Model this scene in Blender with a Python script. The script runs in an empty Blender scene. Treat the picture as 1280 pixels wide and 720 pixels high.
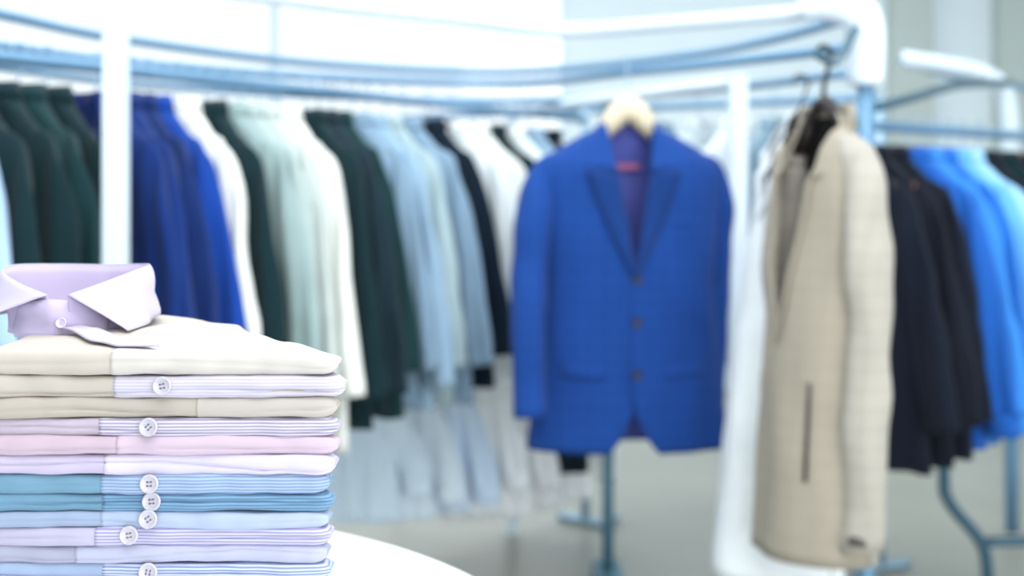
import bpy, math, random
from mathutils import Vector, Matrix, noise
random.seed(7)
sc=bpy.context.scene
sc.view_settings.view_transform='Standard'
COL=sc.collection
F=1422.2; CH=1.2
def PX(px,d): return (px-640)/F*d
def PZ(py,d): return CH-(py-240)/F*d
def lin(c):
    return tuple(((v/255)/12.92 if v/255<=.04045 else ((v/255+.055)/1.055)**2.4) for v in c)
# ---------------------------------------------------------------- materials
MC={}
def nt(name):
    m=bpy.data.materials.new(name); m.use_nodes=True
    n=m.node_tree; b=n.nodes['Principled BSDF']; return m,n,b
def fabric(rgb,name='fabric',stripe=None,sscale=90,rough=.85,weave=900,bump=.15,var=.12,axis='Z',check=None,ck=.13):
    key=(tuple(rgb),name,stripe,sscale,axis,check)
    if key in MC: return MC[key]
    m,n,b=nt(name); N=n.nodes; L=n.links
    b.inputs['Roughness'].default_value=rough
    b.inputs['Sheen Weight'].default_value=.08
    b.inputs['Sheen Roughness'].default_value=.5
    b.inputs['Specular IOR Level'].default_value=.2
    tc=N.new('ShaderNodeTexCoord')
    ns=N.new('ShaderNodeTexNoise'); ns.inputs['Scale'].default_value=14; ns.inputs['Detail'].default_value=4
    L.new(tc.outputs['Object'],ns.inputs['Vector'])
    c=lin(rgb)
    mix=N.new('ShaderNodeMix'); mix.data_type='RGBA'
    mix.inputs['A'].default_value=tuple(v*(1-var) for v in c)+(1,)
    mix.inputs['B'].default_value=tuple(min(1,v*(1+var)) for v in c)+(1,)
    L.new(ns.outputs['Fac'],mix.inputs['Factor'])
    out=mix.outputs['Result']
    if stripe or check:
        for ax,col in ([(axis,stripe)] if stripe else [('X',check),('Z',check)]):
            w=N.new('ShaderNodeTexWave'); w.bands_direction=ax; w.inputs['Scale'].default_value=sscale
            w.inputs['Distortion'].default_value=.15
            L.new(tc.outputs['Object'],w.inputs['Vector'])
            cr=N.new('ShaderNodeValToRGB'); cr.color_ramp.elements[0].position=.45 if stripe else .80; cr.color_ramp.elements[1].position=.62 if stripe else 1.0
            cr.color_ramp.elements[1].color=(ck,ck,ck,1) if check else (.75,.75,.75,1)
            L.new(w.outputs['Fac'],cr.inputs['Fac'])
            m2=N.new('ShaderNodeMix'); m2.data_type='RGBA'
            L.new(cr.outputs['Color'],m2.inputs['Factor']); L.new(out,m2.inputs['A'])
            m2.inputs['B'].default_value=lin(col)+(1,); out=m2.outputs['Result']
    L.new(out,b.inputs['Base Color'])
    n2=N.new('ShaderNodeTexNoise'); n2.inputs['Scale'].default_value=weave; n2.inputs['Detail'].default_value=2
    L.new(tc.outputs['Object'],n2.inputs['Vector'])
    bp=N.new('ShaderNodeBump'); bp.inputs['Strength'].default_value=bump; bp.inputs['Distance'].default_value=.001
    L.new(n2.outputs['Fac'],bp.inputs['Height']); L.new(bp.outputs['Normal'],b.inputs['Normal'])
    MC[key]=m; return m
def solid(rgb,name,rough=.4,metal=0,var=.04,scale=6,spec=.5):
    key=(tuple(rgb),name)
    if key in MC: return MC[key]
    m,n,b=nt(name); N=n.nodes; L=n.links
    b.inputs['Roughness'].default_value=rough; b.inputs['Metallic'].default_value=metal
    b.inputs['Specular IOR Level'].default_value=spec
    tc=N.new('ShaderNodeTexCoord'); ns=N.new('ShaderNodeTexNoise'); ns.inputs['Scale'].default_value=scale
    L.new(tc.outputs['Object'],ns.inputs['Vector'])
    mix=N.new('ShaderNodeMix'); mix.data_type='RGBA'; c=lin(rgb)
    mix.inputs['A'].default_value=tuple(v*(1-var) for v in c)+(1,)
    mix.inputs['B'].default_value=tuple(min(1,v*(1+var)) for v in c)+(1,)
    L.new(ns.outputs['Fac'],mix.inputs['Factor']); L.new(mix.outputs['Result'],b.inputs['Base Color'])
    MC[key]=m; return m
def wood(rgb):
    key=('wood',tuple(rgb))
    if key in MC: return MC[key]
    m,n,b=nt('hanger_wood'); N=n.nodes; L=n.links
    b.inputs['Roughness'].default_value=.4
    tc=N.new('ShaderNodeTexCoord'); w=N.new('ShaderNodeTexWave'); w.inputs['Scale'].default_value=20; w.inputs['Distortion'].default_value=6
    L.new(tc.outputs['Object'],w.inputs['Vector'])
    mix=N.new('ShaderNodeMix'); mix.data_type='RGBA'; c=lin(rgb)
    mix.inputs['A'].default_value=tuple(v*.8 for v in c)+(1,); mix.inputs['B'].default_value=c+(1,)
    L.new(w.outputs['Fac'],mix.inputs['Factor']); L.new(mix.outputs['Result'],b.inputs['Base Color'])
    MC[key]=m; return m
M_WHITEMETAL=solid((226,237,246),'white_painted_metal',.3)
M_CHROME=solid((165,192,212),'brushed_steel',.3,.55)
M_RAIL=solid((112,152,184),'blue_grey_steel',.3,.35)
M_DARKSTEEL=solid((66,100,116),'dark_steel',.35,.5)
M_TEAL=solid((90,130,146),'grey_blue_metal',.4,.3)
M_PLAST=solid((230,238,246),'white_plastic',.35)
M_BLACK=solid((30,28,30),'black_steel',.4,.3)
# ---------------------------------------------------------------- mesh helpers
def mkobj(name,verts,faces,mat,parent=None,smooth=True,label=None):
    me=bpy.data.meshes.new(name); me.from_pydata([tuple(v) for v in verts],[],faces); me.update()
    if smooth:
        for p in me.polygons: p.use_smooth=True
    me.materials.append(mat)
    o=bpy.data.objects.new(name,me); COL.objects.link(o)
    if parent: o.parent=parent
    if label: o['label']=label
    return o
def empty(name,loc,label,cat,group=None,yaw=0):
    e=bpy.data.objects.new(name,None); e.empty_display_size=.05
    e.location=loc; e.rotation_euler=(0,0,yaw); COL.objects.link(e)
    e['label']=label; e['category']=cat
    if group: e['group']=group
    return e
def catmull(pts,n=6):
    P=[Vector(p) for p in pts]
    if len(P)<3: return [P[0].lerp(P[1],i/n) for i in range(n+1)],[i/n for i in range(n+1)]
    Q=[P[0]*2-P[1]]+P+[P[-1]*2-P[-2]]
    out=[];ts=[]
    for i in range(1,len(Q)-2):
        for k in range(n):
            t=k/n; a,b,c,d=Q[i-1],Q[i],Q[i+1],Q[i+2]
            out.append(.5*((2*b)+(c-a)*t+(2*a-5*b+4*c-d)*t*t+(3*b-a-3*c+d)*t**3)); ts.append(i-1+t)
    out.append(P[-1]); ts.append(len(P)-1); return out,ts
def tube(name,pts,r,mat,parent=None,seg=12,n=6,flat=1.0,smoothpath=True,label=None):
    if smoothpath: path,ts=catmull(pts,n)
    else: path=[Vector(p) for p in pts]; ts=list(range(len(pts)))
    def rad(t):
        if not isinstance(r,(list,tuple)): return r
        i=min(int(t),len(r)-2) if len(r)>1 else 0
        f=t-i
        if len(pts)==2: i=0
        return r[i]*(1-f)+r[i+1]*f
    V=[];Fc=[]
    up=None
    for i,p in enumerate(path):
        t=(path[min(i+1,len(path)-1)]-path[max(i-1,0)]).normalized()
        if up is None:
            up=Vector((0,1,0)) if abs(t.y)<.9 else Vector((0,0,1))
        a=(up-t*up.dot(t)).normalized(); up=a; b=t.cross(a)
        R=rad(ts[i])
        for k in range(seg):
            th=2*math.pi*k/seg
            V.append(p+a*math.cos(th)*R*flat+b*math.sin(th)*R)
    m=len(path)
    for i in range(m-1):
        for k in range(seg):
            Fc.append((i*seg+k,i*seg+(k+1)%seg,(i+1)*seg+(k+1)%seg,(i+1)*seg+k))
    Fc.append(tuple(range(seg))[::-1]); Fc.append(tuple((m-1)*seg+k for k in range(seg)))
    return mkobj(name,V,Fc,mat,parent,label=label)
def box(name,lo,hi,mat,parent=None,bev=0,label=None):
    x0,y0,z0=lo;x1,y1,z1=hi
    V=[(x0,y0,z0),(x1,y0,z0),(x1,y1,z0),(x0,y1,z0),(x0,y0,z1),(x1,y0,z1),(x1,y1,z1),(x0,y1,z1)]
    Fc=[(3,2,1,0),(4,5,6,7),(0,1,5,4),(1,2,6,5),(2,3,7,6),(3,0,4,7)]
    o=mkobj(name,V,Fc,mat,parent,smooth=False,label=label)
    if bev:
        md=o.modifiers.new('b','BEVEL'); md.width=bev; md.segments=3
    return o
def lathe(name,prof,mat,parent=None,seg=48,loc=(0,0,0)):
    V=[];Fc=[]
    for (r,z) in prof:
        for k in range(seg):
            a=2*math.pi*k/seg; V.append((loc[0]+r*math.cos(a),loc[1]+r*math.sin(a),loc[2]+z))
    for i in range(len(prof)-1):
        for k in range(seg):
            Fc.append((i*seg+k,i*seg+(k+1)%seg,(i+1)*seg+(k+1)%seg,(i+1)*seg+k))
    Fc.append(tuple(range(seg))[::-1]); Fc.append(tuple((len(prof)-1)*seg+k for k in range(seg)))
    return mkobj(name,V,Fc,mat,parent)
def interp(tab,x,lin_=False):
    if x<=tab[0][0]: return tab[0][1]
    for i in range(len(tab)-1):
        if x<=tab[i+1][0]:
            f=(x-tab[i][0])/(tab[i+1][0]-tab[i][0])
            if not lin_: f=f*f*(3-2*f)*.5+f*.5
            return tab[i][1]*(1-f)+tab[i+1][1]*f
    return tab[-1][1]
def sst(x):
    x=max(0,min(1,x)); return x*x*(3-2*x)
def nz(x,y,z,s=1): return noise.noise(Vector((x*s,y*s,z*s)))

# ================================================================ ROOM
def wallmat(rgb,name): return solid(rgb,name,.8,0,.03,3,.2)
RX0,RX1,RY0,RY1,RH=-3.6,3.8,-2.2,7.0,3.0
fm,fn,fb=nt('floor_tile'); 
N=fn.nodes; L=fn.links
tc=N.new('ShaderNodeTexCoord'); br=N.new('ShaderNodeTexBrick'); br.offset=0; br.inputs['Scale'].default_value=1
br.inputs['Brick Width'].default_value=.9; br.inputs['Row Height'].default_value=.9; br.inputs['Mortar Size'].default_value=.002
br.inputs['Color1'].default_value=lin((180,178,166))+(1,); br.inputs['Color2'].default_value=lin((175,173,162))+(1,); br.inputs['Mortar'].default_value=lin((166,164,154))+(1,)
L.new(tc.outputs['Object'],br.inputs['Vector'])
nn=N.new('ShaderNodeTexNoise'); nn.inputs['Scale'].default_value=1.5; L.new(tc.outputs['Object'],nn.inputs['Vector'])
mx=N.new('ShaderNodeMix'); mx.data_type='RGBA'; mx.blend_type='MULTIPLY'; mx.inputs['Factor'].default_value=.4
L.new(br.outputs['Color'],mx.inputs['A']); L.new(nn.outputs['Fac'],mx.inputs['B']); L.new(mx.outputs['Result'],fb.inputs['Base Color'])
fb.inputs['Roughness'].default_value=.35
def st(o): o['kind']='structure'; return o
st(box('floor',(RX0,RY0,-.1),(RX1,RY1,0),fm))
st(box('ceiling',(RX0,RY0,RH),(RX1,RY1,RH+.1),wallmat((240,243,245),'ceiling_paint')))
WM=wallmat((232,242,247),'wall_paint')
st(box('wall_right',(RX1,RY0,0),(RX1+.15,RY1,RH),WM))
st(box('wall_front',(RX0,RY0-.15,0),(RX1,RY0,RH),WM))
def wall_holes(name,a0,a1,holes,mk,mat):
    xs=sorted(set([a0,a1]+[h[0] for h in holes]+[h[1] for h in holes]))
    zs=sorted(set([0,RH]+[h[2] for h in holes]+[h[3] for h in holes]))
    V=[];Fc=[]
    def q(a,b,c,d):
        i=len(V); V.extend([a,b,c,d]); Fc.append((i,i+1,i+2,i+3))
    for i in range(len(xs)-1):
        for j in range(len(zs)-1):
            cx=(xs[i]+xs[i+1])/2; cz=(zs[j]+zs[j+1])/2
            if any(h[0]<cx<h[1] and h[2]<cz<h[3] for h in holes): continue
            for s in (0,1): q(mk(xs[i],zs[j],s),mk(xs[i+1],zs[j],s),mk(xs[i+1],zs[j+1],s),mk(xs[i],zs[j+1],s))
    for h in holes:
        q(mk(h[0],h[2],0),mk(h[1],h[2],0),mk(h[1],h[2],1),mk(h[0],h[2],1))
        q(mk(h[0],h[3],0),mk(h[1],h[3],0),mk(h[1],h[3],1),mk(h[0],h[3],1))
        q(mk(h[0],h[2],0),mk(h[0],h[3],0),mk(h[0],h[3],1),mk(h[0],h[2],1))
        q(mk(h[1],h[2],0),mk(h[1],h[3],0),mk(h[1],h[3],1),mk(h[1],h[2],1))
    return st(mkobj(name,V,Fc,mat,smooth=False))
wall_holes('wall_back',RX0,RX1,[(-3.3,.35,.5,2.75)],lambda a,z,s:(a,RY1+.15*s,z),WM)
wall_holes('wall_left',RY0,RY1,[(0.2,5.6,.7,2.75)],lambda a,z,s:(RX0-.15*s,a,z),WM)
gm=bpy.data.materials.new('window_glass'); gm.use_nodes=True; g=gm.node_tree; g.nodes.clear()
o_=g.nodes.new('ShaderNodeOutputMaterial'); t_=g.nodes.new('ShaderNodeBsdfTransparent'); gl=g.nodes.new('ShaderNodeBsdfGlossy'); gl.inputs['Roughness'].default_value=.05
mm=g.nodes.new('ShaderNodeMixShader'); mm.inputs[0].default_value=.06
g.links.new(t_.outputs[0],mm.inputs[1]); g.links.new(gl.outputs[0],mm.inputs[2]); g.links.new(mm.outputs[0],o_.inputs[0])
def window(name,a0,a1,z0,z1,mk,nm):
    e=bpy.data.objects.new(name,None); COL.objects.link(e); e['kind']='structure'
    V=[];Fc=[]
    def bar(x0,x1,q0,q1):
        i=len(V)
        for s in (.04,.1):
            V.extend([mk(x0,q0,s),mk(x1,q0,s),mk(x1,q1,s),mk(x0,q1,s)])
        Fc.extend([(i,i+1,i+2,i+3),(i+4,i+5,i+6,i+7),(i,i+1,i+5,i+4),(i+1,i+2,i+6,i+5),(i+2,i+3,i+7,i+6),(i+3,i,i+4,i+7)])
    w=.05
    bar(a0,a1,z0,z0+w);bar(a0,a1,z1-w,z1)
    for k in range(nm+1):
        x=a0+(a1-a0-w)*k/nm; bar(x,x+w,z0+w,z1-w)
    mkobj('window_frame',V,Fc,M_WHITEMETAL,e,smooth=False)
    mkobj('window_pane',[mk(a0,z0,.07),mk(a1,z0,.07),mk(a1,z1,.07),mk(a0,z1,.07)],[(0,1,2,3)],gm,e,smooth=False)
window('window_1',-3.3,.35,.5,2.75,lambda a,z,s:(a,RY1+s,z),2)
window('window_2',.2,5.6,.7,2.75,lambda a,z,s:(RX0-s,a,z),4)
PM=wallmat((194,202,198),'pilaster_paint')
for i,(a,b) in enumerate([(2.3,2.55),(2.95,3.15)]):
    st(box('trim_%d'%(i+1),(a,RY1-.12,0),(b,RY1-.001,RH),PM))
st(box('baseboard_back',(RX0,RY1-.02,0),(RX1,RY1-.001,.1),M_WHITEMETAL))
st(box('baseboard_right',(RX1-.02,RY0,0),(RX1-.001,RY1-.02,.1),M_WHITEMETAL))

# ================================================================ TABLE
TZ=CH-.357
tb=empty('display_table',(-.455,.765,0),'white glossy round display table carrying the folded shirts','table')
TM=solid((250,251,253),'white_lacquer',.25)
pr=[(.001,TZ-.03),(.49,TZ-.03)]
for k in range(9):
    a=-math.pi/2+math.pi*k/8; pr.append((.507+.013*math.cos(a),TZ-.015+.015*math.sin(a)))
pr+= [(.3,TZ),(.001,TZ)]
lathe('table_top',pr,TM,tb,seg=96)
lathe('pedestal',[(.12,.03),(.05,.06),(.035,.12),(.033,TZ-.1),(.05,TZ-.06),(.12,TZ-.03)],M_CHROME,tb,seg=32)
lathe('table_base',[(.3,0),(.3,.012),(.28,.025),(.12,.035),(.001,.036)],M_WHITEMETAL,tb,seg=64)

# ================================================================ FOLDED SHIRTS
D0=.77
BM=solid((190,184,194),'pearl_button',.12,0,.2,400); THR=solid((110,106,126),'button_thread',.7)
BM2=solid((206,196,218),'lilac_button',.25)
def make_button(parent,loc,normal,R=.0064,mat=BM,thread=THR,holes=True,th=.0024):
    seg=28
    prof=[(.001,-th*.5),(R*.85,-th*.5),(R,-th*.1),(R,th*.3),(R*.93,th*.55),(R*.8,th*.5),(R*.66,th*.05),(R*.3,-th*.02),(.0004,-th*.02)]
    q=Vector((0,0,1)).rotation_difference(Vector(normal))
    b=lathe('button',prof,mat,parent,seg=seg)
    b.rotation_mode='QUATERNION'; b.rotation_quaternion=q@Matrix.Rotation(random.uniform(0,1.5),3,'Z').to_quaternion(); b.location=loc
    if holes:
        V=[];Fc=[]
        for sx,sy in ((-1,-1),(1,-1),(-1,1),(1,1)):
            i=len(V); cx=sx*R*.2; cy=sy*R*.2
            for zz in (-th*.1,th*.08):
                for k in range(8):
                    a=2*math.pi*k/8; V.append((cx+R*.11*math.cos(a),cy+R*.11*math.sin(a),zz))
            for k in range(8): Fc.append((i+k,i+(k+1)%8,i+8+(k+1)%8,i+8+k))
            Fc.append(tuple(i+8+k for k in range(8)))
        for sy in (-1,1):
            i=len(V); V.extend([(-R*.2,sy*R*.2-R*.04,th*.14),(R*.2,sy*R*.2-R*.04,th*.14),(R*.2,sy*R*.2+R*.04,th*.14),(-R*.2,sy*R*.2+R*.04,th*.14)]); Fc.append((i,i+1,i+2,i+3))
        mkobj('button_thread',V,Fc,thread,b)
    return b
YB=[(-.60,.05),(-.50,.14),(-.42,.20),(-.30,.20),(-.255,.185),(-.222,.158),(-.195,.108),(-.17,.070),(-.14,.040),(-.118,.022)]
def folded_shirt(zc,h,xl,xr,x0,bx,body_m,panel_m,label,seed,groove=0,rise=None,name='folded_shirt',group=None):
    xc=(xl+xr)/2
    e=empty(name,(xc,D0,zc),label,'shirt',group)
    W=xr-xl; H=h/2
    def sec(x,off=0.0):
        ax=abs(x); rr=.012
        f=max(0,(ax-(W/2-rr))/rr); hh=H*math.sqrt(max(.02,1-f**2.2))
        rc=.012; g=max(0,(ax-(W/2-rc))/rc); yi=rc*.7*(1-math.sqrt(max(0,1-g*g*.98)))
        hh*=.97+.18*nz(x*14,seed*3.1,0)+.08*nz(x*60,seed*3.1,3)
        wob=.0016*nz(x*16,seed*1.7,5)+.0016*nz(x*50,seed,2)
        zz=.0012*nz(x*10,seed*2.3,9)+.0008*nz(x*38,seed*2.3,4)
        yi+=.0034*nz(x*9,seed*5.1,1)+.001
        gph=-.2+.8*nz(x*7,seed*1.9,6); gd_=(.26+groove)*(.6+1.0*nz(x*11,seed*4.4,2))
        pts=[]
        cy0=yi+hh
        depth=max(cy0+.003,interp(YB,x+xc-(xr-fx(422)),True))
        nt_=22
        for i in range(nt_):
            y=depth-(depth-cy0)*(i/nt_)**1.0
            z=hh+off
            edge_f=sst((depth-y)/.012); z-=hh*.6*(1-edge_f)
            if rise: z+=rise(x,y)*edge_f
            z+=.0008*nz(x*30,y*30,seed)
            pts.append((x,y,zz+z))
        for i in range(25):
            ph=math.pi/2-math.pi*i/24
            R=hh+off
            gr=1-max(0,gd_)*math.exp(-((ph-gph)/.11)**2)
            cy=abs(math.cos(ph))**.62*gr; sz=math.copysign(abs(math.sin(ph))**.85,math.sin(ph))
            z=sz*R
            if rise: z+=rise(x,cy0)*(sz*.5+.5)
            pts.append((x,cy0-cy*R+wob*cy,zz+z))
        for i in range(1,14):
            y=cy0+(depth-cy0)*i/13
            pts.append((x,y,zz-hh-off))
        return pts
    def loft(x_a,x_b,n,off,closed,rng=None):
        V=[];Fc=[]
        for i in range(n+1):
            if closed: x=W/2*.999*math.sin(-math.pi/2+math.pi*i/n)
            else: x=x_a+(x_b-x_a)*math.sin(math.pi/2*i/n)
            s=sec(x,off)
            if rng: s=s[rng[0]:rng[1]]
            m=len(s); V+=s
        for i in range(n):
            for k in range(m if closed else m-1):
                Fc.append((i*m+k,(i+1)*m+k,(i+1)*m+(k+1)%m,i*m+(k+1)%m))
        if closed:
            Fc.append(tuple(range(m))); Fc.append(tuple(n*m+k for k in range(m))[::-1])
        return V,Fc
    V,Fc=loft(0,0,140,0,True)
    mkobj('shirt_body',V,Fc,body_m,e)
    if x0 is not None:
        V,Fc=loft(x0-xc,W/2*.995,90,.0004,False,(3,54))
        p=mkobj('front_panel',V,Fc,panel_m,e)
        md=p.modifiers.new('s','SOLIDIFY'); md.thickness=.0009; md.offset=1
    if bx is not None:
        pt=sec(bx-xc,.0012)[33]
        make_button(e,(pt[0],pt[1]-.0024,pt[2]+.0005),(0,-1,.12))
    return e
def fx(px): return PX(px,D0)
S=lambda rgb,st=None,sc_=110,ax='Z': fabric(rgb,'cotton_shirting',stripe=st,sscale=sc_,rough=.8,weave=1600,bump=.12,var=.06,axis=ax)
GR='folded shirts stacked on the table'
rows=[
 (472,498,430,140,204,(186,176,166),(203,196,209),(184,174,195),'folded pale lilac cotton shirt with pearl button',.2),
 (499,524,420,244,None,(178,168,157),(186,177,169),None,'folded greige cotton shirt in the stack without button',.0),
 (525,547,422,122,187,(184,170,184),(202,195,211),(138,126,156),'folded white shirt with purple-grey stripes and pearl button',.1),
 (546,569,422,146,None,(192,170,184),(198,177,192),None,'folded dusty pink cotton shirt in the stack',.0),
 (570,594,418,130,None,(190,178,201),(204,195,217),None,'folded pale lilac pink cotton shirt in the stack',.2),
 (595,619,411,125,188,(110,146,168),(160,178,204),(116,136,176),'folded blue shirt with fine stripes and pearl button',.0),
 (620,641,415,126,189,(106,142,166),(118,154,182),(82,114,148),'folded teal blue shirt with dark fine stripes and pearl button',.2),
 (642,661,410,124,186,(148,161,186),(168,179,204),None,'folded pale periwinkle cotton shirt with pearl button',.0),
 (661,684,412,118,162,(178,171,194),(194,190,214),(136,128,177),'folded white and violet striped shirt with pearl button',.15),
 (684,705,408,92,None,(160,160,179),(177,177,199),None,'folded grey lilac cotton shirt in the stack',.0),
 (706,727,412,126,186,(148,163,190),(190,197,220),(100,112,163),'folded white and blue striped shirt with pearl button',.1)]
k=0
for (ya,yb,xr,x0,bx,bc,pc,stp,lab,gr) in rows:
    k+=1
    z1=PZ(ya-.5,D0); z0=PZ(yb+.5,D0)
    folded_shirt((z0+z1)/2,(z1-z0)*1.02,fx(-34+random.uniform(-4,4)),fx(xr),fx(x0),fx(bx) if bx else None,S(bc),S(pc,stp,sc_=145),lab,k,gr,group=GR)
zt=PZ(727.5,D0); nrem=7; hh_=(zt-TZ)/nrem
lowc=[((176,190,216),'pale blue'),((215,200,208),'pale pink'),((140,170,200),'light blue'),((218,218,226),'off-white'),((180,180,200),'lilac grey'),((150,180,195),'soft teal'),((215,215,225),'white')]
for i in range(nrem):
    c,nm_=lowc[i]; k+=1
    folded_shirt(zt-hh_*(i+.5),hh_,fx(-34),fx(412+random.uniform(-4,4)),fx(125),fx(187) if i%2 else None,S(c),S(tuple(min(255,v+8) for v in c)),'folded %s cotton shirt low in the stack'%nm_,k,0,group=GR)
zt1=PZ(440,D0); zt0=PZ(471,D0)
tx0=fx(-34); tx1=fx(422); txc=(tx0+tx1)/2
def rise(x,y):
    X=x+txc
    r=.004*sst((y-.005)/.09)*sst((-.18-X)/.09)
    r+=.0022*sst((y-.008)/.05)*math.sin(X*60-y*70+1.5*nz(X*12,y*12,0))*sst((-.17-X)/.04)*.6
    r-=.0045*sst((X-fx(340))/.06)
    return r
TOPB=S((190,180,170)); TOPP=S((202,194,188)); COLM=S((194,184,207)); COLI=S((190,177,207))  # body tone darker than panel: left-side shade put into the colour
ts_=folded_shirt((zt0+zt1)/2,zt1-zt0,tx0,tx1,fx(137),None,TOPB,TOPP,'folded cream dress shirt with lilac spread collar on top',77,-.12,rise=rise,group=GR)
cxx=-.335-txc; cyy=.125; H0=(zt1-zt0)/2+.004
def half(pts):
    P,_=catmull(pts,8); return P
FOLD=half([(0,.050,.044),(.027,.044,.045),(.044,.018,.046),(.041,-.012,.043),(.026,-.036,.036),(.006,-.053,.028)])
EDGE=half([(0,.058,.006),(.033,.051,.006),(.050,.020,.006),(.053,-.008,.004),(.056,-.028,.003),(.052,-.056,.002)])
BASE=half([(0,.046,-.004),(.026,.040,-.004),(.041,.016,-.004),(.039,-.012,-.004),(.025,-.034,-.004),(.006,-.048,-.004)])
def symm(H,left=1.45):
    L_=[Vector((-p.x*left,p.y,p.z)) for p in H[::-1]]; return L_[:-1]+[p.copy() for p in H]
def strip(name,f0,f1,nv,mat,bul,par,th=.0011,cr=.0):
    A0=symm(f0);A1=symm(f1);V=[];Fc=[];na=len(A0)-1
    for i in range(na+1):
        for j in range(nv+1):
            v=j/nv; p=A0[i].lerp(A1[i],v); n=Vector((p.x,p.y,.02)).normalized()
            p=p+n*(bul*math.sin(math.pi*v**.6)+cr*nz(p.x*45,p.y*45,p.z*60)*v)
            V.append(p+Vector((cxx,cyy,H0)))
    for i in range(na):
        for j in range(nv):
            b=i*(nv+1)+j; Fc.append((b,b+1,b+nv+2,b+nv+1))
    o=mkobj(name,V,Fc,mat,par); md=o.modifiers.new('s','SOLIDIFY'); md.thickness=th; md.offset=0
    return o
strip('collar',FOLD,EDGE,12,COLM,.002,ts_,cr=.004,th=.0008)
strip('collar_stand',[p+Vector((0,0,-.001)) for p in FOLD],BASE,8,COLI,-.001,ts_,cr=.003,th=.0008)
V=[];Fc=[]
for i in range(25):
    u=i/24; x=-.042+.072*u; 
    y=-.053+.010*abs(2*u-1)**2*2.2+.003*nz(u*5,1,1)
    ztp=.025-.004*abs(2*u-1)
    for j in range(6): V.append((cxx+x,cyy+y-.003*(1-j/5)-.002*math.sin(j*1.3+u*7),H0-.005+(ztp+.005)*j/5))
for i in range(24):
    for j in range(5): b=i*6+j; Fc.append((b,b+6,b+7,b+1))
nb=mkobj('neckband',V,Fc,COLI,ts_); md=nb.modifiers.new('s','SOLIDIFY'); md.thickness=.0010
make_button(ts_,(cxx+.004,cyy-.0595,H0+.008),(0,-.95,.3),R=.0040,mat=BM2,thread=solid((176,166,194),'lilac_thread',.7))
V=[];Fc=[]
yend=cyy-.054
for i in range(29):
    v=i/28; y=.012+(yend-.012)*v
    xm=(fx(137)-txc)*(1-v)+(cxx-.002)*v
    for j in range(9):
        x=xm+.030*j/8; V.append((x,y,(zt1-zt0)/2+rise(x,y)+.0032+.0007*math.sin(j*1.2+v*9)*v+.003*v*v*(1-.6*j/8)))
for i in range(28):
    for j in range(8): b=i*9+j; Fc.append((b,b+1,b+10,b+9))
pk=mkobj('placket',V,Fc,COLM,ts_); md=pk.modifiers.new('s','SOLIDIFY'); md.thickness=.0013

# ================================================================ GARMENTS
def body_profile(kind,L,tk):
    W=[(0,.058),(.02,.072),(.045,.100),(.075,.132),(.115,.162),(.2,.180),(.38,.194),(.55,.215),(L,.240 if kind=='jacket' else .225)]
    T=[(0,.040),(.05,.8*tk),(.12,tk),(.4,tk*1.05),(L,tk*1.2)]
    return W,T
def hanger(loc,yaw,rail_z,color=(120,60,45),group=None,label='brown wooden clothes hanger with steel hook on the rail',chunk=.009,width=.14,drop=.09,lift=0,top=.012,hook_m=None,hr=.0022):
    e=empty('clothes_hanger',loc,label,'hanger',group,yaw)
    z=lift
    tube('hanger_body',[(-width,0,-drop+z),(-width*.6,0,-drop*.6+z),(-.045,0,-.012+z),(0,0,top+z),(.045,0,-.012+z),(width*.6,0,-drop*.6+z),(width,0,-drop+z)],[.007,.008,chunk,chunk*1.3,chunk,.008,.007],wood(color),e,seg=10)
    dz=rail_z-loc[2]
    r=.017
    pts=[(0,0,top+z),(0,0,(dz-.03)*.5+top*.5),(0,.012,dz-.014)]
    for kk in range(7):
        a=-math.pi*.1+math.pi*1.1*kk/6; pts.append((0,r*math.cos(a),dz+.002+r*math.sin(a)))
    tube('hanger_hook',pts,hr,hook_m or M_CHROME,e,seg=6,n=4)
    return e
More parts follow.
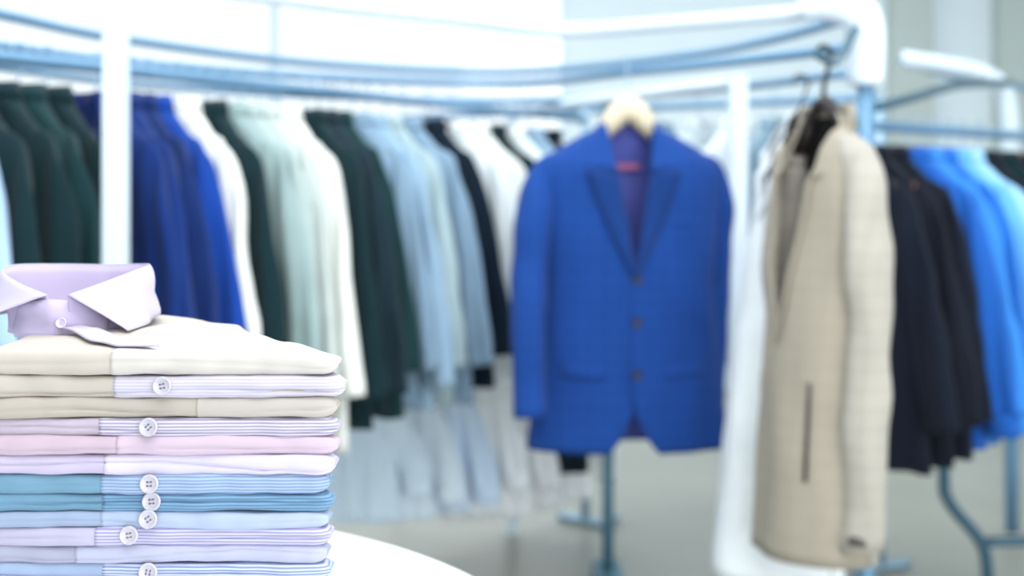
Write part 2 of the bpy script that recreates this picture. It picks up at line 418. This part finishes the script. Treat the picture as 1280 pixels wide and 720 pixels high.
def garment(kind,loc,yaw,rgb,label,group,L=.78,tk=.036,seed=0,sleeve_len=.60,spread=1.0):
    name='suit_jacket' if kind=='jacket' else 'dress_shirt'
    e=empty(name,loc,label,'jacket' if kind=='jacket' else 'shirt',group,yaw)
    mat=fabric(rgb,'suit_cloth' if kind=='jacket' else 'shirt_cloth',weave=500 if kind=='jacket' else 900,var=.12 if kind=='jacket' else .05)
    W,T=body_profile(kind,L,tk)
    V=[];Fc=[];ns=64;nr=34
    for i in range(nr+1):
        z=L*(i/nr)**1.25
        w=interp(W,z)*spread; t=interp(T,z)
        for k in range(ns):
            a=2*math.pi*k/ns; ca,sa=math.cos(a),math.sin(a)
            x=w*math.copysign(abs(ca)**.9,ca); y=t*math.copysign(abs(sa)**.8,sa)
            amp=.017*sst(z/.3)
            y+=amp*nz(x*9,z*2.0+seed,seed*3.7+(1 if sa>0 else 0))*1.3+amp*.7*math.sin(x*85+seed*2+z*3)*abs(sa)
            zz=-z-(.012*nz(x*6,seed,3) if i==nr else 0)
            V.append((x,y,zz))
    for i in range(nr):
        for k in range(ns): Fc.append((i*ns+k,(i+1)*ns+k,(i+1)*ns+(k+1)%ns,i*ns+(k+1)%ns))
    Fc.append(tuple(range(ns))); Fc.append(tuple(nr*ns+k for k in range(ns))[::-1])
    mkobj('jacket_body' if kind=='jacket' else 'shirt_body',V,Fc,mat,e)
    for s in (-1,1):
        jx=random.uniform(-.012,.012); jy=random.uniform(-.01,.01)
        sl=sleeve_len; sp=s*spread
        o=tube('sleeve',[(sp*.115,0,-.085),(sp*.150,-.003,-.125),(sp*.180,-.008,-.21),(sp*(.217+jx*.5),-.014+jy,-.2-(sl-.2)*.4),(sp*(.252+jx),-.022+jy,-.2-(sl-.2)*.75),(sp*(.276+jx),-.028+jy,-sl-.03)],
             [.024,.038,.047,.049,.047,.044],mat,e,seg=28,n=7,flat=.46 if tk<.05 else .9)
        for v in o.data.vertices:
            z_=v.co.z
            v.co.x+=.006*nz(v.co.x*7,z_*12,seed+s); v.co.y+=.011*nz(v.co.x*9,z_*7,seed+s+3)+.006*math.sin(v.co.x*110+z_*14+seed)
        if kind=='shirt':
            tube('cuff',[(sp*(.275+jx),-.028+jy,-sl-.02),(sp*(.280+jx),-.030+jy,-sl-.08)],[.044,.043],mat,e,seg=14,n=3,flat=.52)
    V=[];Fc=[];m=24
    for i in range(m+1):
        a=math.radians(-155+310*i/m)
        for (r,z) in ((.050,.0),(.048,.022),(.053,.027),(.064,-.006)):
            V.append((r*1.12*math.sin(a),min(tk*1.1,r)*math.cos(a)*1.0,z-.010*abs(i/m-.5)*2))
    for i in range(m):
        for j in range(3): b=i*4+j; Fc.append((b,b+4,b+5,b+1))
    c=mkobj('collar',V,Fc,mat,e); md=c.modifiers.new('s','SOLIDIFY'); md.thickness=.003
    V=[];Fc=[]
    if kind=='jacket':
        for s in (-1,1):
            b0=len(V)
            for i in range(13):
                v=i/12; z=.01+.33*v; w=interp(W,z)*spread; t=interp(T,z)
                xi=s*.05*(1-v); wd=(.075*sst(v/.35) if v<.35 else .075*(1-(v-.35)/.65))+.004
                for j in range(4):
                    x=xi+s*wd*j/3; y=-t*(max(0,1-(abs(x)/max(w,.02))**2.2))**.42-.010
                    V.append((x,y,-z))
            for i in range(12):
                for j in range(3): b=b0+i*4+j; Fc.append((b,b+1,b+5,b+4))
        o=mkobj('lapel',V,Fc,mat,e)
    else:
        for i in range(20):
            v=i/19; z=.02+(L-.04)*v; t=interp(T,z)
            for j in range(3): V.append((-.016+.016*j,-t-.012,-z))
        for i in range(19):
            for j in range(2): b=i*3+j; Fc.append((b,b+1,b+4,b+3))
        o=mkobj('placket',V,Fc,mat,e)
    md=o.modifiers.new('s','SOLIDIFY'); md.thickness=.002
    return e

GREEN=(12,40,46); GREEN2=(18,52,56); NAVY=(16,46,110); BLUE=(18,64,152)
CREAM=(236,236,230); PALE=(174,194,198); PALEB=(156,184,206); WHITE=(244,250,253); NB=(10,18,34)
def Prow(t): return (-.99+1.12*t,2.2+1.7*t)
RZ=1.475; NZ=1.39
yawrow=math.atan2(-.55,.835)
rowlist=[(-.10,'shirt',(176,202,232),'light blue'),(-.069,'shirt',(176,202,232),'light blue'),(-.039,'jacket',GREEN,'dark green'),(-.008,'jacket',GREEN,'dark green'),(.020,'jacket',GREEN2,'bottle green'),(.050,'jacket',GREEN,'dark green'),
 (.108,'jacket',NAVY,'deep blue'),(.133,'jacket',NAVY,'deep blue'),(.152,'jacket',(14,40,96),'dark blue'),(.172,'jacket',BLUE,'royal blue'),(.212,'jacket',CREAM,'cream white'),(.252,'jacket',GREEN,'dark green'),
 (.280,'jacket',(150,170,170),'pale sage grey'),(.305,'jacket',(174,188,186),'sage grey'),(.334,'jacket',(194,202,198),'light grey'),(.370,'jacket',CREAM,'cream white'),
 (.412,'jacket',GREEN,'dark green'),(.436,'jacket',(24,44,54),'dark slate'),(.462,'jacket',GREEN2,'bottle green'),(.500,'jacket',(134,160,182),'slate blue'),(.530,'jacket',PALEB,'pale blue grey'),(.566,'jacket',PALE,'pale grey'),(.606,'jacket',(140,166,188),'pale slate blue'),
 (.662,'jacket',(12,30,46),'blackish navy'),(.72,'shirt',WHITE,'white'),(.77,'shirt',CREAM,'off-white'),(.815,'jacket',GREEN,'dark green'),(.87,'shirt',WHITE,'white'),(.93,'jacket',PALEB,'pale blue grey'),(.985,'long',(12,30,40),'long dark')]
for i,(t,kd,c,nm_) in enumerate(rowlist):
    x,y=Prow(t)
    jy=random.uniform(-.08,.08)
    lg=kd=='long'; kd='jacket' if lg else kd
    garment(kd,(x,y,NZ),yawrow+jy,c,'%s %s hanging on the long rail'%(nm_,'suit jacket' if kd=='jacket' else 'dress shirt'),'garments on the long rail',L=1.12 if lg else (random.uniform(.77,.81) if t<.38 else random.uniform(.73,.77)),spread=.7 if lg else 1,seed=i*1.3,sleeve_len=random.uniform(.60,.66))
    hanger((x,y,NZ),yawrow+jy,RZ,(130,72,62) if i%3==0 else (96,80,72),'hangers on the long rail',label='reddish brown wooden hanger on the rail' if i%3==0 else 'dark brown wooden hanger on the rail')
rk=empty('clothes_rack',(-.43,3.05,0),'long straight steel rail rack full of jackets and shirts','rack')
def inv(e,p): return (p[0]-e.location.x,p[1]-e.location.y,p[2]-e.location.z)
a=Prow(-.22); b=Prow(1.12)
tube('rail',[inv(rk,(a[0],a[1],RZ-.014)),inv(rk,(b[0],b[1],RZ-.014))],.014,M_RAIL,rk)
for p in (a,b):
    tube('post',[inv(rk,(p[0],p[1],0.02)),inv(rk,(p[0],p[1],RZ+.02))],.016,M_CHROME,rk)
    tube('foot',[inv(rk,(p[0]-.09,p[1]+.06,.016)),inv(rk,(p[0]+.09,p[1]-.06,.016))],.016,M_CHROME,rk)

cr_=empty('curved_clothes_rack',(.2,2.6,0),'tall rack of curved steel and white rails with white elbow connector','rack')
def P3(px,z,y):
    d=F*(z-CH)/(240-y); return (PX(px,d),d,z)
R2=[P3(145,1.6,-44),P3(240,1.6,-20),P3(400,1.6,4),P3(560,1.6,22),P3(700,1.6,38),P3(860,1.6,28),P3(1050,1.6,12)]
R1=[P3(-60,1.6,4),P3(20,1.6,22),P3(160,1.6,50),P3(400,1.6,80),P3(640,1.6,90),P3(850,1.6,70),P3(960,1.6,50),P3(1062,1.6,22)]
R3=[P3(-60,1.5,48),P3(20,1.5,60),P3(160,1.5,78),P3(400,1.5,96),P3(640,1.5,104),(PX(785,2.75),2.75,1.49),P3(940,1.5,74),P3(1060,1.5,60)]
R5=[P3(-60,1.5,76),P3(160,1.5,104),P3(400,1.5,120),P3(640,1.5,126),P3(850,1.5,116),P3(1060,1.5,92)]
for r_,rad,mt in ((R2,.017,M_WHITEMETAL),(R1,.014,M_RAIL),(R3,.012,M_RAIL),(R5,.012,M_RAIL)):
    tube('rail',[inv(cr_,p) for p in r_],rad,mt,cr_,n=12)
xl=PX(145,2.0); hw=.019
box('post',inv(cr_,(xl-hw,2.0-hw,0)),inv(cr_,(xl+hw,2.0+hw,1.66)),M_WHITEMETAL,cr_,bev=.004)
box('foot',inv(cr_,(xl-.04,1.75,0)),inv(cr_,(xl+.04,2.25,.03)),M_WHITEMETAL,cr_,bev=.006)
for p in (R1[0],R3[0]):
    tube('post',[inv(cr_,(p[0],p[1],.01)),inv(cr_,p)],.016,M_CHROME,cr_)
cpx=PX(1082,2.45); cd=2.45
tube('elbow_connector',[inv(cr_,(cpx-.13,2.49,1.60)),inv(cr_,(cpx-.07,2.47,1.603)),inv(cr_,(cpx-.02,2.45,1.585)),inv(cr_,(cpx,2.45,1.54)),inv(cr_,(cpx,2.45,1.43))],[.024,.036,.042,.042,.038],M_PLAST,cr_,seg=20)
tube('post',[inv(cr_,(cpx,cd,.02)),inv(cr_,(cpx,cd,1.5))],.019,M_RAIL,cr_)
tube('foot',[inv(cr_,(cpx-.2,cd-.05,.018)),inv(cr_,(cpx,cd,.03)),inv(cr_,(cpx+.2,cd+.05,.018))],.017,M_TEAL,cr_)
tube('support_arm',[inv(cr_,(cpx-.01,cd,1.56)),inv(cr_,(PX(1066,2.40),2.40,1.535)),inv(cr_,(PX(1052,2.32),2.32,1.475)),inv(cr_,(PX(1040,2.2),2.2,1.452)),inv(cr_,(PX(1024,2.08),2.08,1.45))],.009,M_DARKSTEEL,cr_,n=10)
tube('post',[inv(cr_,(PX(760,3.5),3.5,.02)),inv(cr_,(PX(760,3.5),3.5,1.50))],.018,M_TEAL,cr_)
box('foot',inv(cr_,(PX(760,3.5)-.045,3.3,0)),inv(cr_,(PX(760,3.5)+.045,3.6,.04)),M_TEAL,cr_,bev=.008)

fr=empty('clothes_rack',(.3,2.95,0),'white square-tube garment rack behind the blue suit jacket','rack')
xa=PX(922,2.95); xb=PX(640,4.0)
hw=.023
box('post',inv(fr,(xa-hw,2.95-hw,0)),inv(fr,(xa+hw,2.95+hw,1.50)),M_WHITEMETAL,fr,bev=.003)
tube('rail',[inv(fr,(xa,2.95,1.485)),inv(fr,(xb,4.0,1.485))],.018,M_WHITEMETAL,fr)
box('post',inv(fr,(xb-hw,4.0-hw,0)),inv(fr,(xb+hw,4.0+hw,1.50)),M_WHITEMETAL,fr,bev=.003)
box('foot',inv(fr,(xa-.03,2.7,0)),inv(fr,(xa+.03,3.2,.03)),M_WHITEMETAL,fr,bev=.005)
fr2=empty('clothes_rack',(.9,3.7,0),'steel rail rack with pale shirts behind the suit jackets','rack')
pa=(PX(500,4.6),4.6,1.5); pb=(PX(1100,3.6),3.6,1.5)
tube('rail',[inv(fr2,pa),inv(fr2,pb)],.0135,M_RAIL,fr2)
for p in (pa,pb):
    tube('post',[inv(fr2,(p[0],p[1],.02)),inv(fr2,p)],.016,M_CHROME,fr2)
    tube('foot',[inv(fr2,(p[0]-.1,p[1]-.03,.016)),inv(fr2,(p[0]+.1,p[1]+.03,.016))],.016,M_CHROME,fr2)
dd=Vector((pb[0]-pa[0],pb[1]-pa[1],0)); 
yw=math.atan2(dd.y,dd.x)+math.radians(70)
for i,(f,c,nm_) in enumerate([(.60,(150,180,200),'pale blue'),(.68,(205,215,220),'light grey'),(.75,(235,240,245),'white'),(.82,(140,165,180),'grey blue')]):
    x=pa[0]+dd.x*f; y=pa[1]+dd.y*f
    garment('shirt',(x,y,1.425),yw,c,'%s dress shirt on the far rail'%nm_,'shirts on the far rail',L=.78,seed=50+i)
    hanger((x,y,1.425),yw,1.514,(60,40,35),'hangers on the far rail')

# ---------------- low rail with short shirts
lw=empty('clothes_rack',(-.2,3.85,0),'low steel rail rack with pale blue and white shirts','rack')
la=(PX(395,3.4),3.4,.80); lb=(PX(762,4.1),4.1,.80)
tube('rail',[inv(lw,la),inv(lw,lb)],.0125,M_CHROME,lw)
for p in (la,lb):
    tube('post',[inv(lw,(p[0],p[1],.02)),inv(lw,p)],.014,M_CHROME,lw)
    tube('foot',[inv(lw,(p[0]-.03,p[1]-.06,.015)),inv(lw,(p[0]+.03,p[1]+.06,.015))],.015,M_CHROME,lw)
ld=Vector((lb[0]-la[0],lb[1]-la[1],0)); lyaw=math.atan2(ld.y,ld.x)+math.radians(-30)
tcs=[((224,240,255),'pale blue'),((230,243,255),'pale blue'),((214,232,255),'pale blue'),((248,252,255),'ice white'),((254,254,255),'white'),((254,254,255),'white'),((254,254,255),'white')]
for i,(c,nm_) in enumerate(tcs):
    f=.10+.108*i; x=la[0]+ld.x*f; y=la[1]+ld.y*f
    yy=lyaw+random.uniform(-.15,.15)
    garment('shirt',(x,y,.715),yy,c,'short %s shirt hanging on the low rail'%nm_,'shirts on the low rail',L=random.uniform(.50,.60),seed=90+i,sleeve_len=random.uniform(.36,.44),spread=.74,tk=.028)
    hanger((x,y,.715),yy,.8125,(200,205,210),'hangers on the low rail',label='slim grey clothes hanger on the low rail',width=.10,drop=.075)

# ================================================================ HERO JACKETS
def hero(name,loc,yaw,rgb,lining,label,L=.78,W=None,T=None,sleeves=None,vdepth=.37,btn_z=(.475,.595),lapw=.085,btnmat=None,check=None,cat='jacket',bside=.004,vw=.058,cutw=1.0,lapk=.93,shade_rgb=None,ck=.13):
    e=empty(name,loc,label,cat,None,yaw)
    mat=fabric(rgb,'suit_cloth',weave=420,bump=.3,var=.14,check=check,sscale=9,ck=ck)
    fmat=fabric(shade_rgb,'shaded_front_cloth',weave=420,bump=.3,var=.10,check=check,sscale=9,ck=ck) if shade_rgb else mat
    lm=fabric(lining,'lining_cloth',rough=.5,var=.08)
    lapm=fabric(tuple(v*lapk for v in (shade_rgb or rgb)),'lapel_cloth',weave=420,bump=.3,var=.10)
    def front(x,z,off=0):
        w=interp(W,z); t=interp(T,z)
        y=-t*(max(0,1-(abs(x)/max(w,.01))**2.3))**.5-off
        y+=sst(z/.25)*(.013*nz(x*7,z*3,4.2)+.008*nz(x*18,z*6,1.1))
        return y
    V=[];Fc=[];nu,nv=28,36
    for i in range(nv+1):
        z=L*(i/nv)**1.2; w=interp(W,z); t=min(.1,interp(T,z))
        for j in range(nu+1):
            u=math.sin(math.pi/2*(-1+2*j/nu)); x=w*u
            y=t*.7*math.sqrt(max(0,1-u*u))+.006*nz(x*8,z*4,9)*sst(z/.2)*(1-u*u)
            V.append((x,y,-z))
    for i in range(nv):
        for j in range(nu): b=i*(nu+1)+j; Fc.append((b,b+1,b+nu+2,b+nu+1))
    o=mkobj('back_panel',V,Fc,mat,e)
    md=o.modifiers.new('s','SOLIDIFY'); md.thickness=.004; md.offset=0
    V2=[(v[0]*.975,v[1]-.006,v[2]*.985-.003) for v in V]
    mkobj('lining',V2,Fc,lm,e)
    def x_in(s,z):
        if z<vdepth: x=vw*(1-(z/vdepth))**.9
        else: x=-.016*sst((z-vdepth)/.04)
        cut=z-(L-.16)
        if cut>0: x+=cutw*(.050*(cut/.16)**2.6+.012*sst(cut/.1))
        return x
    for s in (-1,1):
        V=[];Fc=[];nu,nv=22,44
        for i in range(nv+1):
            z=L*(i/nv)**1.15; w=interp(W,z); xi=min(x_in(s,z),w*.98)
            for j in range(nu+1):
                u=math.sin(math.pi/2*j/nu); x=s*(xi+(w-xi)*u)
                V.append((x,front(x,z,.0 if s<0 else .003),-z))
        for i in range(nv):
            for j in range(nu):
                b=i*(nu+1)+j; Fc.append((b,b+1,b+nu+2,b+nu+1) if s<0 else (b,b+nu+1,b+nu+2,b+1))
        o=mkobj('front_panel',V,Fc,fmat,e); md=o.modifiers.new('s','SOLIDIFY'); md.thickness=.003; md.offset=0
        V=[];Fc=[]; z0,z1=.13,vdepth+.01
        nl=18
        for i in range(nl+1):
            v=i/nl; z=z0+(z1-z0)*v; xi=x_in(s,min(z,vdepth)); wd=lapw*(1-v)**.75+.003
            for j in range(6):
                q=j/5; x=s*(xi-.003+wd*q); zz=z-(.02*q*(1-v)**3)
                V.append((x,front(x,zz,.008+.004*math.sin(math.pi*q)),-zz))
        for i in range(nl):
            for j in range(5): b=i*6+j; Fc.append((b,b+1,b+7,b+6))
        o=mkobj('lapel',V,Fc,lapm,e); md=o.modifiers.new('s','SOLIDIFY'); md.thickness=.003; md.offset=0
    V=[];Fc=[];m=36
    for i in range(m+1):
        u=-1+2*i/m; s=1 if u>0 else -1; q=abs(u)
        if q<.55:
            a=q/.55*math.pi*.5; ci=Vector((s*.060*math.sin(a),.045*math.cos(a)*.8,.008)); co=Vector((s*.074*math.sin(a),.062*math.cos(a)*.8+.004,-.024)); tp=Vector((s*.064*math.sin(a),.052*math.cos(a)*.8,.020))
        else:
            f=(q-.55)/.45; z=.0+.125*f; xi=x_in(s,z)
            ci=Vector((s*(xi-.003),0,-z)); ci.y=front(ci.x,z,.008)*f; ci.z+=.012*(1-f)
            wd=.018+.032*f*min(1,lapw/.06)
            co=Vector((s*(xi+wd),0,-z+.006*f-.024*(1-f))); co.y=front(co.x,max(0,z),.010)*f+(1-f)*.003
            tp=ci.lerp(co,.4)+Vector((0,-.004*f,.018*(1-f)))
        for p in (ci,tp,co): V.append(p)
    for i in range(m):
        for j in range(2): b=i*3+j; Fc.append((b,b+3,b+4,b+1))
    o=mkobj('collar',V,Fc,lapm,e); md=o.modifiers.new('s','SOLIDIFY'); md.thickness=.004; md.offset=0
    for (pts,rd,fl) in sleeves:
        o=tube('sleeve',pts,rd,mat,e,seg=24,n=8,flat=fl)
        for v in o.data.vertices:
            v.co.x+=.007*nz(v.co.x*9,v.co.z*12,3); v.co.y+=.010*nz(v.co.x*8,v.co.z*9,7)+.004*math.sin(v.co.z*22+v.co.y*40)
    bm=btnmat or solid((16,28,70),'dark_horn_button',.3)
    for z in btn_z:
        make_button(e,(bside,front(bside,z,.008),-z),(0,-1,0),R=.0125,mat=bm,thread=bm,th=.004)
    def patch(nm,x0,x1,z0,z1,tilt=0,m=mat,off=.006,th=.004):
        V=[];Fc=[]
        for i in range(5):
            for j in range(9):
                x=x0+(x1-x0)*j/8; z=z0+(z1-z0)*i/4+tilt*(x-x0)
                V.append((x,front(x,z,off),-z))
        for i in range(4):
            for j in range(8): b=i*9+j; Fc.append((b,b+1,b+10,b+9))
        o=mkobj(nm,V,Fc,m,e); md=o.modifiers.new('s','SOLIDIFY'); md.thickness=th; md.offset=0
        return o
    return e,patch
W_=[(0,.062),(.02,.082),(.042,.125),(.068,.170),(.095,.210),(.135,.222),(.22,.212),(.38,.200),(.55,.214),(.78,.240)]
T_=[(0,.045),(.05,.06),(.12,.085),(.3,.10),(.5,.095),(.78,.09)]
bx_,bd=PX(785,2.7),2.7
bz=PZ(152,2.7)
sl=[([(-.15,0,-.095),(-.195,-.01,-.122),(-.224,-.035,-.20),(-.238,-.055,-.34),(-.244,-.075,-.52),(-.240,-.085,-.68)],[.026,.038,.043,.043,.042,.040],.9),
    ([(.15,.0,-.095),(.195,.0,-.122),(.216,.02,-.20),(.215,.045,-.34),(.210,.06,-.52),(.207,.06,-.67)],[.026,.038,.043,.045,.044,.042],.9)]
hj,patch=hero('suit_jacket',(bx_,bd,bz),.06,(22,66,142),(84,92,176),'royal blue suit jacket on a light wooden hanger',L=.77,W=W_,T=T_,sleeves=sl,check=(42,88,162),vdepth=.355,btn_z=(.365,.465,.585),cutw=1.2,lapk=.86,ck=.15,lapw=.075)
patch('pocket_flap',-.165,-.07,.56,.595,.04,th=.002,off=.004); patch('pocket_flap',.07,.165,.565,.60,-.04,th=.002,off=.004)
patch('breast_pocket',.09,.15,.235,.252,-.12,th=.002,off=.004)
mkobj('neck_label',[(-.032,.028,-.10),(.032,.028,-.10),(.032,.027,-.112),(-.032,.027,-.112)],[(0,1,2,3)],solid((170,90,124),'woven_label',.7),hj,label='red woven neck label')
hanger((bx_,bd,bz),.06,1.505,(240,224,194),None,'light maple wooden hanger with steel hook holding the blue jacket',chunk=.026,width=.14,drop=.12,lift=.006,top=.024)
# beige jacket, turned side-on
YG=math.radians(-68)
W2=[(0,.050),(.02,.066),(.045,.088),(.07,.104),(.10,.114),(.2,.118),(.4,.120),(.6,.125),(.9,.132)]
T2=[(0,.035),(.03,.045),(.07,.060),(.15,.076),(.3,.092),(.5,.108),(.7,.124),(.9,.132)]
gx,gd=PX(1030,2.2),2.2
gz=PZ(144,2.2)
sl2=[([(-.09,.0,-.07),(-.11,0,-.10),(-.125,.0,-.2),(-.13,0,-.4),(-.13,-.01,-.6),(-.13,-.015,-.76)],[.030,.04,.045,.044,.042,.040],.9),
     ([(.065,.0,-.050),(.098,.002,-.085),(.120,.002,-.15),(.130,.000,-.25),(.134,-.004,-.42),(.133,-.010,-.62),(.129,-.014,-.80)],[.020,.029,.033,.034,.033,.032,.029],1.38)]
gj,patch2=hero('suit_jacket',(gx,gd,gz),YG,(178,171,161),(34,32,32),'beige checked wool jacket hanging side-on on the support arm',L=.835,W=W2,T=T2,sleeves=sl2,vdepth=.42,btn_z=(),lapw=.010,check=(152,144,134),vw=.070,cutw=0,shade_rgb=(166,156,141),ck=.25)  # front darker than the sleeves: its shade is put into the cloth colour
patch2('pocket_zip',.080,.085,.50,.68,0,solid((50,46,44),'dark_zip',.4),.012,.003)
tube('cuff_tab',[(.146,-.058,-.775),(.158,-.048,-.775),(.165,-.036,-.78)],[.008,.008,.006],solid((70,64,60),'dark_leather',.4),gj,seg=8,flat=.5)
hanger((gx,gd,gz),YG,1.463,(50,42,40),None,'dark hanger with black hook holding the beige jacket',chunk=.011,width=.09,lift=.004,drop=.08,hook_m=M_BLACK,hr=.005,top=.022)
# white coat beside the beige jacket
W3=[(0,.050),(.02,.070),(.045,.092),(.07,.108),(.10,.116),(.3,.12),(.6,.122),(1,.125)]
T3=[(0,.035),(.03,.045),(.07,.062),(.15,.082),(.3,.108),(.5,.142),(.7,.170),(.95,.190)]
wx,wd_=PX(1001,2.42),2.42
wz=PZ(150,2.42)
sl3=[([(-.10,.0,-.07),(-.11,0,-.10),(-.12,.0,-.2),(-.125,0,-.4),(-.12,-.01,-.6),(-.12,-.015,-.76)],[.03,.036,.040,.040,.038,.036],1.0),
     ([(.08,.0,-.05),(.10,0,-.08),(.115,-.01,-.2),(.12,-.03,-.4),(.118,-.04,-.6),(.115,-.05,-.78)],[.03,.036,.040,.040,.038,.036],1.0)]
hero('white_coat',(wx,wd_,wz),math.radians(-76),(240,246,252),(210,222,235),'long white coat hanging beside the beige jacket',L=.95,W=W3,T=T3,sleeves=sl3,vdepth=.2,btn_z=(),lapw=.03,cat='coat',cutw=0,lapk=.97)
hanger((wx,wd_,wz),math.radians(-76),1.43,(60,45,40),None,'dark wooden hanger holding the long white coat',width=.09,drop=.07,hook_m=M_BLACK,hr=.003)
# ================================================================ RIGHT RACK
rr=empty('clothes_rack',(1.3,3.1,0),'steel rail rack with navy jackets and blue shirts','rack')
ra=(PX(1050,2.9),2.9,1.375); rb=(PX(1340,3.8),3.8,1.375)
tube('rail',[inv(rr,ra),inv(rr,rb)],.0145,M_RAIL,rr)
for p in (ra,rb):
    tube('post',[inv(rr,(p[0],p[1],.02)),inv(rr,(p[0],p[1],1.42))],.015,M_CHROME,rr)
    tube('foot',[inv(rr,(p[0]-.1,p[1]-.03,.016)),inv(rr,(p[0]+.1,p[1]+.03,.016))],.016,M_CHROME,rr)
rd=Vector((rb[0]-ra[0],rb[1]-ra[1],0)); ryaw=math.atan2(rd.y,rd.x)-math.radians(90)
GRR='garments on the short rail'
for i,(f,kd,c,nm_,L_) in enumerate([(.02,'jacket',NB,'midnight navy',.78),(.09,'jacket',(10,16,30),'near-black navy',.78),(.16,'jacket',NB,'midnight navy',.77),(.235,'shirt',(30,92,180),'bright blue',.77),(.29,'shirt',(58,134,214),'sky blue',.76),(.345,'shirt',(36,108,196),'bright blue',.76),(.40,'shirt',(104,176,236),'light sky blue',.76),(.455,'shirt',(160,208,244),'pale sky blue',.75),(.53,'jacket',(14,24,36),'dark navy',.76),(.62,'jacket',GREEN,'dark green',.76),(.74,'jacket',NB,'midnight navy',.78)]):
    x=ra[0]+rd.x*f; y=ra[1]+rd.y*f
    garment(kd,(x,y,1.30),ryaw+random.uniform(-.05,.05),c,'%s %s on the short rail'%(nm_,'suit jacket' if kd=='jacket' else 'dress shirt'),GRR,L=L_,seed=70+i,tk=.036,sleeve_len=.64)
    hanger((x,y,1.30),ryaw,1.390,(120,70,60),'hangers on the short rail')
wr=empty('curved_clothes_rack',(1.5,3.9,0),'white bent-tube rack with steel rails and angled legs','rack')
d=3.95
tube('frame_tube',[inv(wr,(PX(1128,d),d,PZ(74,d))),inv(wr,(PX(1180,d),d,PZ(82,d))),inv(wr,(PX(1228,d),d,PZ(92,d))),inv(wr,(PX(1254,d),d,PZ(112,d))),inv(wr,(PX(1262,d),d,PZ(150,d))),inv(wr,(PX(1263,d),d,PZ(200,d)))],.030,M_WHITEMETAL,wr)
tube('post',[inv(wr,(PX(1263,d),d,PZ(200,d))),inv(wr,(PX(1265,d),d,.02))],.024,M_RAIL,wr)
tube('rail',[inv(wr,(PX(1095,2.9),2.9,PZ(134,2.9))),inv(wr,(PX(1140,3.1),3.1,PZ(122,3.1))),inv(wr,(PX(1200,3.5),3.5,PZ(106,3.5))),inv(wr,(PX(1262,3.95),3.95,PZ(104,3.95)))],.014,M_DARKSTEEL,wr)
tube('rail',[inv(wr,(PX(1128,d),d,PZ(76,d))),inv(wr,(PX(1200,4.4),4.4,PZ(98,4.4))),inv(wr,(PX(1300,4.9),4.9,PZ(112,4.9)))],.014,M_RAIL,wr)
tube('leg',[inv(wr,(PX(1180,3.2),3.2,.75)),inv(wr,(PX(1180,3.2),3.2,.42)),inv(wr,(PX(1186,3.2),3.2,.33)),inv(wr,(PX(1225,3.2),3.2,.22)),inv(wr,(PX(1234,3.2),3.2,.14)),inv(wr,(PX(1235,3.2),3.2,.0))],.017,M_DARKSTEEL,wr)
tube('crossbar',[inv(wr,(PX(1228,3.2),3.2,.215)),inv(wr,(PX(1330,3.2),3.2,.22))],.014,M_DARKSTEEL,wr)
tube('leg',[inv(wr,(PX(1330,3.2),3.2,.0)),inv(wr,(PX(1330,3.2),3.2,1.5))],.014,M_DARKSTEEL,wr)

# ================================================================ LIGHT
w=bpy.data.worlds.new('World'); sc.world=w; w.use_nodes=True
bg=w.node_tree.nodes['Background']; bg.inputs[0].default_value=(.86,.95,1,1); bg.inputs[1].default_value=1.35
def area(name,loc,target,size,energy,col,sy=None):
    l=bpy.data.lights.new(name,'AREA'); l.energy=energy; l.size=size; l.color=col
    if sy: l.shape='RECTANGLE'; l.size_y=sy
    o=bpy.data.objects.new(name,l); o.location=loc; COL.objects.link(o)
    o.rotation_euler=(Vector(target)-Vector(loc)).to_track_quat('-Z','Y').to_euler()
area('ceiling_fill_light',(0,3.4,2.95),(0,3.4,0),4.5,140,(.88,.96,1),5)  # unseen area light under the ceiling, added to light the room
area('ceiling_fill_light',(0.3,.6,2.9),(0.3,3.2,.8),1.8,52,(.95,.98,1))  # added fill from above the camera, brightens the racks
area('front_fill_light',(1.4,-2.0,1.3),(.2,3,.6),2.2,88,(.94,.98,1))  # added frontal fill, no opening in the front wall
area('low_fill_light',(2.6,.2,.8),(-.1,3.8,.4),1.2,26,(.92,.97,1))  # added low fill for the lower shirts, no window there
area('key_light_panel',(-.1,-.9,2.6),(-.25,.85,1.0),1.0,4,(1,.99,.98))
# ================================================================ CAMERA
cam=bpy.data.cameras.new('Camera'); co=bpy.data.objects.new('Camera',cam); COL.objects.link(co); sc.camera=co
co.location=(0,0,CH); co.rotation_euler=(math.pi/2,0,0)
cam.lens=40; cam.sensor_width=36; cam.shift_y=-.09375; cam.clip_start=.02
cam.dof.use_dof=True; cam.dof.focus_distance=.79; cam.dof.aperture_fstop=3.7
